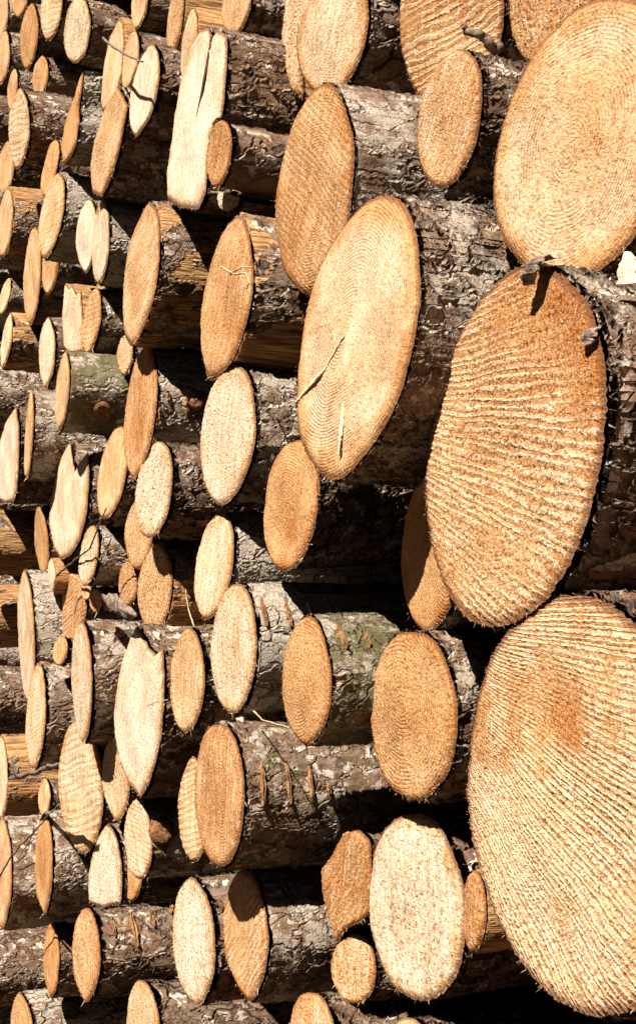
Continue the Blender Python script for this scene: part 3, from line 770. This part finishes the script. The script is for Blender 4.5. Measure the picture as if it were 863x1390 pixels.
def thin_strip(name, Q, n, w, mat, parent=None):
    """a sliver of wood or a crack that follows a line on a cut face"""
    Q = [np.asarray(q, float) for q in Q]
    P2, W2 = [], []
    for i in range(len(Q)-1):
        for t in np.linspace(0, 1, 9)[:-1]:
            P2.append(Q[i]*(1-t)+Q[i+1]*t); W2.append(w[i]*(1-t)+w[i+1]*t)
    P2.append(Q[-1]); W2.append(w[-1])
    V, F = [], []
    for i, (q, ww) in enumerate(zip(P2, W2)):
        d = P2[min(i+1, len(P2)-1)]-P2[max(i-1, 0)]; d /= np.linalg.norm(d)
        s = np.cross(d, n); ww = ww*rng.uniform(.75, 1.2); j = rng.normal(0, .0006)
        V += [q+s*(ww+j), q+n*(.0004+ww*.08), q-s*(ww-j), q-n*.004]
    for i in range(len(P2)-1):
        for c in range(4):
            F.append((i*4+c, i*4+(c+1) % 4, i*4+4+(c+1) % 4, i*4+4+c))
    return make_mesh(name, V, F, mat, parent, smooth=False)

def tube(name, pts, radii, mat, parent=None, k=7, jitter=0.0):
    pts = [np.asarray(q, float) for q in pts]
    V, F = [], []
    for i, (q, rr) in enumerate(zip(pts, radii)):
        d = pts[min(i+1, len(pts)-1)]-pts[max(i-1, 0)]; d /= np.linalg.norm(d)
        s = np.cross(d, [.13, .37, .92]); s /= np.linalg.norm(s); t = np.cross(d, s)
        for a in range(k):
            an = a/k*6.2832
            V.append(q+(math.cos(an)*s+math.sin(an)*t)*rr*(1+rng.normal(0, jitter)))
    for i in range(len(pts)-1):
        for a in range(k):
            F.append((i*k+a, i*k+(a+1) % k, i*k+k+(a+1) % k, i*k+k+a))
    F.append(tuple(range(k))[::-1]); F.append(tuple((len(pts)-1)*k+a for a in range(k)))
    return make_mesh(name, V, F, mat, parent)

roots = [build_log(L, i) for i, L in enumerate(LOGS)]
by = {L['label']: (L, o) for L, o in zip(LOGS, roots)}
def find(s):
    return next((L, o) for L, o in zip(LOGS, roots) if s in L['label'])

# pale forked crack across the big oval log
L, o = find('forked crack')
fork = [on_plane(x, y, L['C']+L['n']*.0026, L['n'])-L['C'] for x, y in ((466, 455), (440, 500), (412, 532), (399, 548))]
thin_strip('crack', fork, L['n'], [.001, .002, .002, .001], M_CRACKW, o)
stem = [on_plane(x, y, L['C']+L['n']*.0042, L['n'])-L['C'] for x, y in ((470, 470), (466, 530), (462, 590), (459, 618))]
thin_strip('crack', stem, L['n'], [.0015, .0035, .005, .0014], M_CRACKW, o)
stem = [on_plane(x, y, L['C']+L['n']*.0042, L['n'])-L['C'] for x, y in ((465.5, 548), (463, 590), (460.5, 616))]
thin_strip('crack', stem, L['n'], [.0004, .0016, .0008], M_SLIT, o)

# ------------------------------------------------------------------ the rest of the stack round the photographed part
circ = [(L['C'][1], L['C'][2], L['r']) for L in LOGS]
def in_frame(y, z, p, m=0):
    q = project((-p, y, z))
    return -m < q[0] < PHOTO_W+m and -m < q[1] < PHOTO_H+m
g = np.random.default_rng(99)
fill = []
for rad_try, tries in ((.19, 900), (.15, 1500), (.115, 2500), (.08, 2500)):
    for _ in range(tries):
        y, z = g.uniform(.55, 5.3), g.uniform(.07, 4.15)
        p = -.03+g.uniform(-.04, .04)
        if z-rad_try < 0: continue
        q = project((-p, y, z))
        s = FOCAL/((np.array([-p, y, z])-CAM) @ FWD)*rad_try
        if -s*.5 < q[0] < PHOTO_W+s*.5 and -s*.9 < q[1] < PHOTO_H+s*.9: continue
        if q[0] < -520 or q[1] < -420: continue
        if all((y-a)**2+(z-b)**2 > (rad_try*.97+c)**2 for a, b, c in circ):
            circ.append((y, z, rad_try)); fill.append((y, z, rad_try, p))
for i, (y, z, rr, p) in enumerate(fill):
    n = np.array([-1, *g.normal(0, .05, 2)]); n /= np.linalg.norm(n)
    hx, wx = axes_of(n)
    Lf = dict(label='log end in the outer rows of the stack', kind='ell', C=np.array([-p, y, z]), n=n, u=wx, r=rr,
              tone=float(g.uniform(.1, .7)), fuzz=.6, rings=.5, bark=[GREY, FLAKY, SCALY, DARK][i % 4], group='logs in the outer rows of the stack')
    build_log(Lf, 500+i, fine=False)

# ------------------------------------------------------------------ ground, and added unseen slopes that keep sky light off the stack
def sheet(name, f, x0, x1, y0, y1, nx, ny, mat):
    xs, ys = np.meshgrid(np.linspace(x0, x1, nx), np.linspace(y0, y1, ny))
    V = np.stack([xs.ravel(), ys.ravel(), f(xs, ys).ravel()], axis=1)
    i = (np.arange(ny-1)[:, None]*nx+np.arange(nx-1)[None]).ravel()
    o = make_mesh(name, V, np.stack([i, i+1, i+nx+1, i+nx], axis=1), mat)
    o['kind'] = 'structure'
    return o
def land(x, y):
    block_bank = np.clip((x-1.05)/.45, 0, 1)  # added earth mound behind the logs, blocks light leaking through the gaps
    block_bank = block_bank*block_bank*(3-2*block_bank)*5.5
    far = np.clip((-x-5)/19, 0, 1)  # added slope opposite the stack, out of view, hides part of the sky
    far = far*far*(3-2*far)*23
    return block_bank*np.exp(-np.clip(np.abs(y-3)-4, 0, None)**2/8)+far+.03*np.sin(x*3.1)*np.sin(y*2.3)-.03
sheet('ground', land, -200, 200, -200, 200, 3, 3, M_SOIL).location.z = -.12
sheet('sky_block_terrain', land, -40, 8, -30, 40, 481, 141, M_SOIL)

# ------------------------------------------------------------------ twigs, straws and scraps of bark lying about the stack
def twig(label, pts, p, w0, w1, mat, kind='twig'):
    """a thin stick, given by points on the photograph lying p in front of the face of the stack"""
    ps = p if isinstance(p, (list, tuple)) else [p]*len(pts)
    Q = [on_face(x, y, pp) for (x, y), pp in zip(pts, ps)]
    Q2, R2 = [], []
    m = len(Q)-1
    for i in range(m):
        for t in np.linspace(0, 1, 5)[:-1]:
            Q2.append(Q[i]*(1-t)+Q[i+1]*t+rng.normal(0, w0*.3, 3)); R2.append(w0+(w1-w0)*(i+t)/m)
    Q2.append(Q[-1]); R2.append(w1)
    o = tube(kind, Q2, R2, mat, None, 6, .12)
    C = Q2[0].copy()
    o.data.transform(Matrix.Translation(-Vector(C))); o.location = C
    o['label'] = label; o['category'] = kind; o['group'] = {'twig': 'twigs caught in the stack', 'straw': 'straws caught in the stack'}[kind]
    return o
twig('thin dark twig lying across the top of the tall board-like log', [(140, 52), (158, 66), (176, 76), (194, 83)], .15, .003, .002, M_TWIG)
twig('dark branch stub poking up beside the slanting orange cut at the top', [(676, 66), (664, 58), (650, 46), (632, 40), (628, 36)], [.05, .07, .08, .085, .09], .007, .003, M_TWIG)
twig('long thin twig bending across the grey logs at lower left', [(0, 1190), (12, 1168), (28, 1148), (46, 1130), (62, 1112), (80, 1092)], .24, .0022, .0014, M_TWIG)
twig('grey stick on the logs at the left, under the pale ribbed end', [(22, 1054), (42, 1050), (62, 1044), (78, 1038)], .21, .006, .004, M_TWIG)
twig('dark twig between the jagged pale end and the conical grey log', [(77, 782), (92, 768), (108, 755), (122, 745), (144, 690)], .14, .0025, .0015, M_TWIG)
twig('bent pale straw beside the fuzzy brown log end', [(264, 852), (257, 832), (253, 812), (252, 800)], .14, .0012, .0006, M_STRAW, 'straw')
twig('curled straw tuft sticking to the long golden log end', [(300, 362), (318, 372), (334, 370), (338, 385), (335, 392)], .20, .0017, .0009, M_STRAW, 'straw')
twig('short straw crossing the curled one on the golden log end', [(312, 372), (328, 362), (342, 362)], .20, .0015, .0008, M_STRAW, 'straw')
twig('thin straw hanging in the shadow under the gouged cream log', [(360, 962), (372, 948), (380, 945), (392, 930)], .10, .0013, .0008, M_STRAW, 'straw')
twig('pale straw lying on top of the thick gouged grey log', [(345, 965), (356, 978), (372, 982), (392, 988)], .16, .0012, .0008, M_STRAW, 'straw')
twig('thin straw across the right edge of the broad white slab', [(202, 958), (214, 952), (228, 950)], .17, .0012, .0006, M_STRAW, 'straw')
twig('fine dark twig curving down by the grey ribbed rows, lower left', [(38, 1118), (46, 1122), (42, 1140), (34, 1152), (18, 1160)], .24, .0014, .0009, M_TWIG)
twig('stray straw at the mouth of the dark gap right of the golden ringed end', [(430, 705), (418, 700), (408, 704)], .03, .0015, .001, M_STRAW, 'straw')

def flap(name, label, pts, p, curl, mat, parent=None, seed=0):
    """a torn scrap of bark with thickness and a curl"""
    g = np.random.default_rng(seed)
    O = np.array([on_face(x, y, p) for x, y in pts])
    c = O.mean(0); N = 28
    O = closed_resample(O, N); O = O+g.normal(0, .0012, O.shape)
    V = []
    for lay in (0, .004):
        for f in (1.0, .55):
            q = c+(O-c)*f
            V.append(q+np.array([-1, -.2, .1])*(curl*(1-f)+lay)+g.normal(0, .0005, O.shape))
    V = np.vstack(V+[[c+np.array([-1, -.2, .1])*curl], [c+np.array([-1, -.2, .1])*(curl+.004)]])
    F = []
    for a in range(N):
        b = (a+1) % N
        F += [(a, b, N+b, N+a), (N+a, N+b, 4*N), (2*N+b, 2*N+a, 3*N+a, 3*N+b), (3*N+b, 3*N+a, 4*N+1), (b, a, 2*N+a, 2*N+b)]
    if parent is not None: V = V-np.array(parent.location)
    o = make_mesh(name, V, F, mat, parent)
    if parent is None:
        o['label'] = label; o['category'] = 'bark scrap'; o['group'] = 'scraps of bark on the stack'
    return o
def peel(name, label, pts, widths, ps, mat, parent=None, thick=.002, seed=0):
    """a strip of bark or wood that follows a bent line, with ragged edges and a little thickness"""
    g = np.random.default_rng(seed)
    Q = [on_face(x, y, p) for (x, y), p in zip(pts, ps)]
    W = [abs(on_face(x+w/2, y, p)-on_face(x-w/2, y, p))[1]/2 for (x, y), w, p in zip(pts, widths, ps)]
    P2, W2 = [], []
    for a in range(len(Q)-1):
        for t in np.linspace(0, 1, 5)[:-1]:
            P2.append(Q[a]*(1-t)+Q[a+1]*t); W2.append(W[a]*(1-t)+W[a+1]*t)
    P2.append(Q[-1]); W2.append(W[-1])
    V, F = [], []
    for a, (q, w) in enumerate(zip(P2, W2)):
        s = np.array([.25, -1.0, 0]); s /= np.linalg.norm(s)
        l, r = w*g.uniform(.75, 1.2), w*g.uniform(.75, 1.2)
        up = np.array([0, 0, g.normal(0, .0008)])
        bow = np.array([-1.0, 0, 0])*w*.35
        V += [q-s*l+up, q+bow, q+s*r-up, q+s*r-up+np.array([thick, 0, 0]), q+bow+np.array([thick*1.5, 0, 0]), q-s*l+up+np.array([thick, 0, 0])]
    for a in range(len(P2)-1):
        for k in range(6):
            F.append((a*6+k, a*6+(k+1) % 6, a*6+6+(k+1) % 6, a*6+6+k))
    F += [tuple(range(6))[::-1], tuple((len(P2)-1)*6+k for k in range(6))]
    if parent is not None: V = [v-np.array(parent.location) for v in V]
    o = make_mesh(name, V, F, mat, parent, smooth=False)
    if parent is None:
        o['label'] = label; o['category'] = 'bark scrap'; o['group'] = 'scraps of bark on the stack'
    return o
Lg, og = find('fanned with pale saw ridges')
pg = Lg['p']
peel('bark_flap', None, [(746, 352), (730, 350), (720, 358), (715, 372), (716, 386)], [12, 18, 18, 15, 8], [pg-.02, pg+.004, pg+.012, pg+.014, pg+.010], M_FLAP, og, .003, 1)
peel('bark_flap', None, [(812, 444), (801, 446), (796, 456), (797, 468)], [10, 14, 13, 7], [pg-.02, pg+.002, pg+.008, pg+.008], M_FLAP, og, .003, 2)
peel('bark_scrap', 'pale wood splinter wedged at the right edge below the huge tan log', [(849, 341), (850, 352), (851, 366), (852, 386)], [4, 13, 19, 22], [.07, .07, .07, .07], M_CRACKW, None, .004, 3)
flap('bark_scrap', 'grey bark flake on top of the wide scaly trunk, left of the broad white slab', [(140, 808), (156, 806), (172, 818), (188, 836), (176, 842), (158, 832), (144, 828)], .15, .004, M_FLAP, None, 4)
flap('bark_scrap', 'small white chip in the shadow below the gouged cream log', [(322, 974), (332, 970), (334, 980), (326, 984)], .14, .005, M_CRACKW, None, 5)
print('logs', len(LOGS), 'fill', len(fill), 'bark verts', sum(len(o.data.vertices) for o in scene.objects if o.type == 'MESH'))
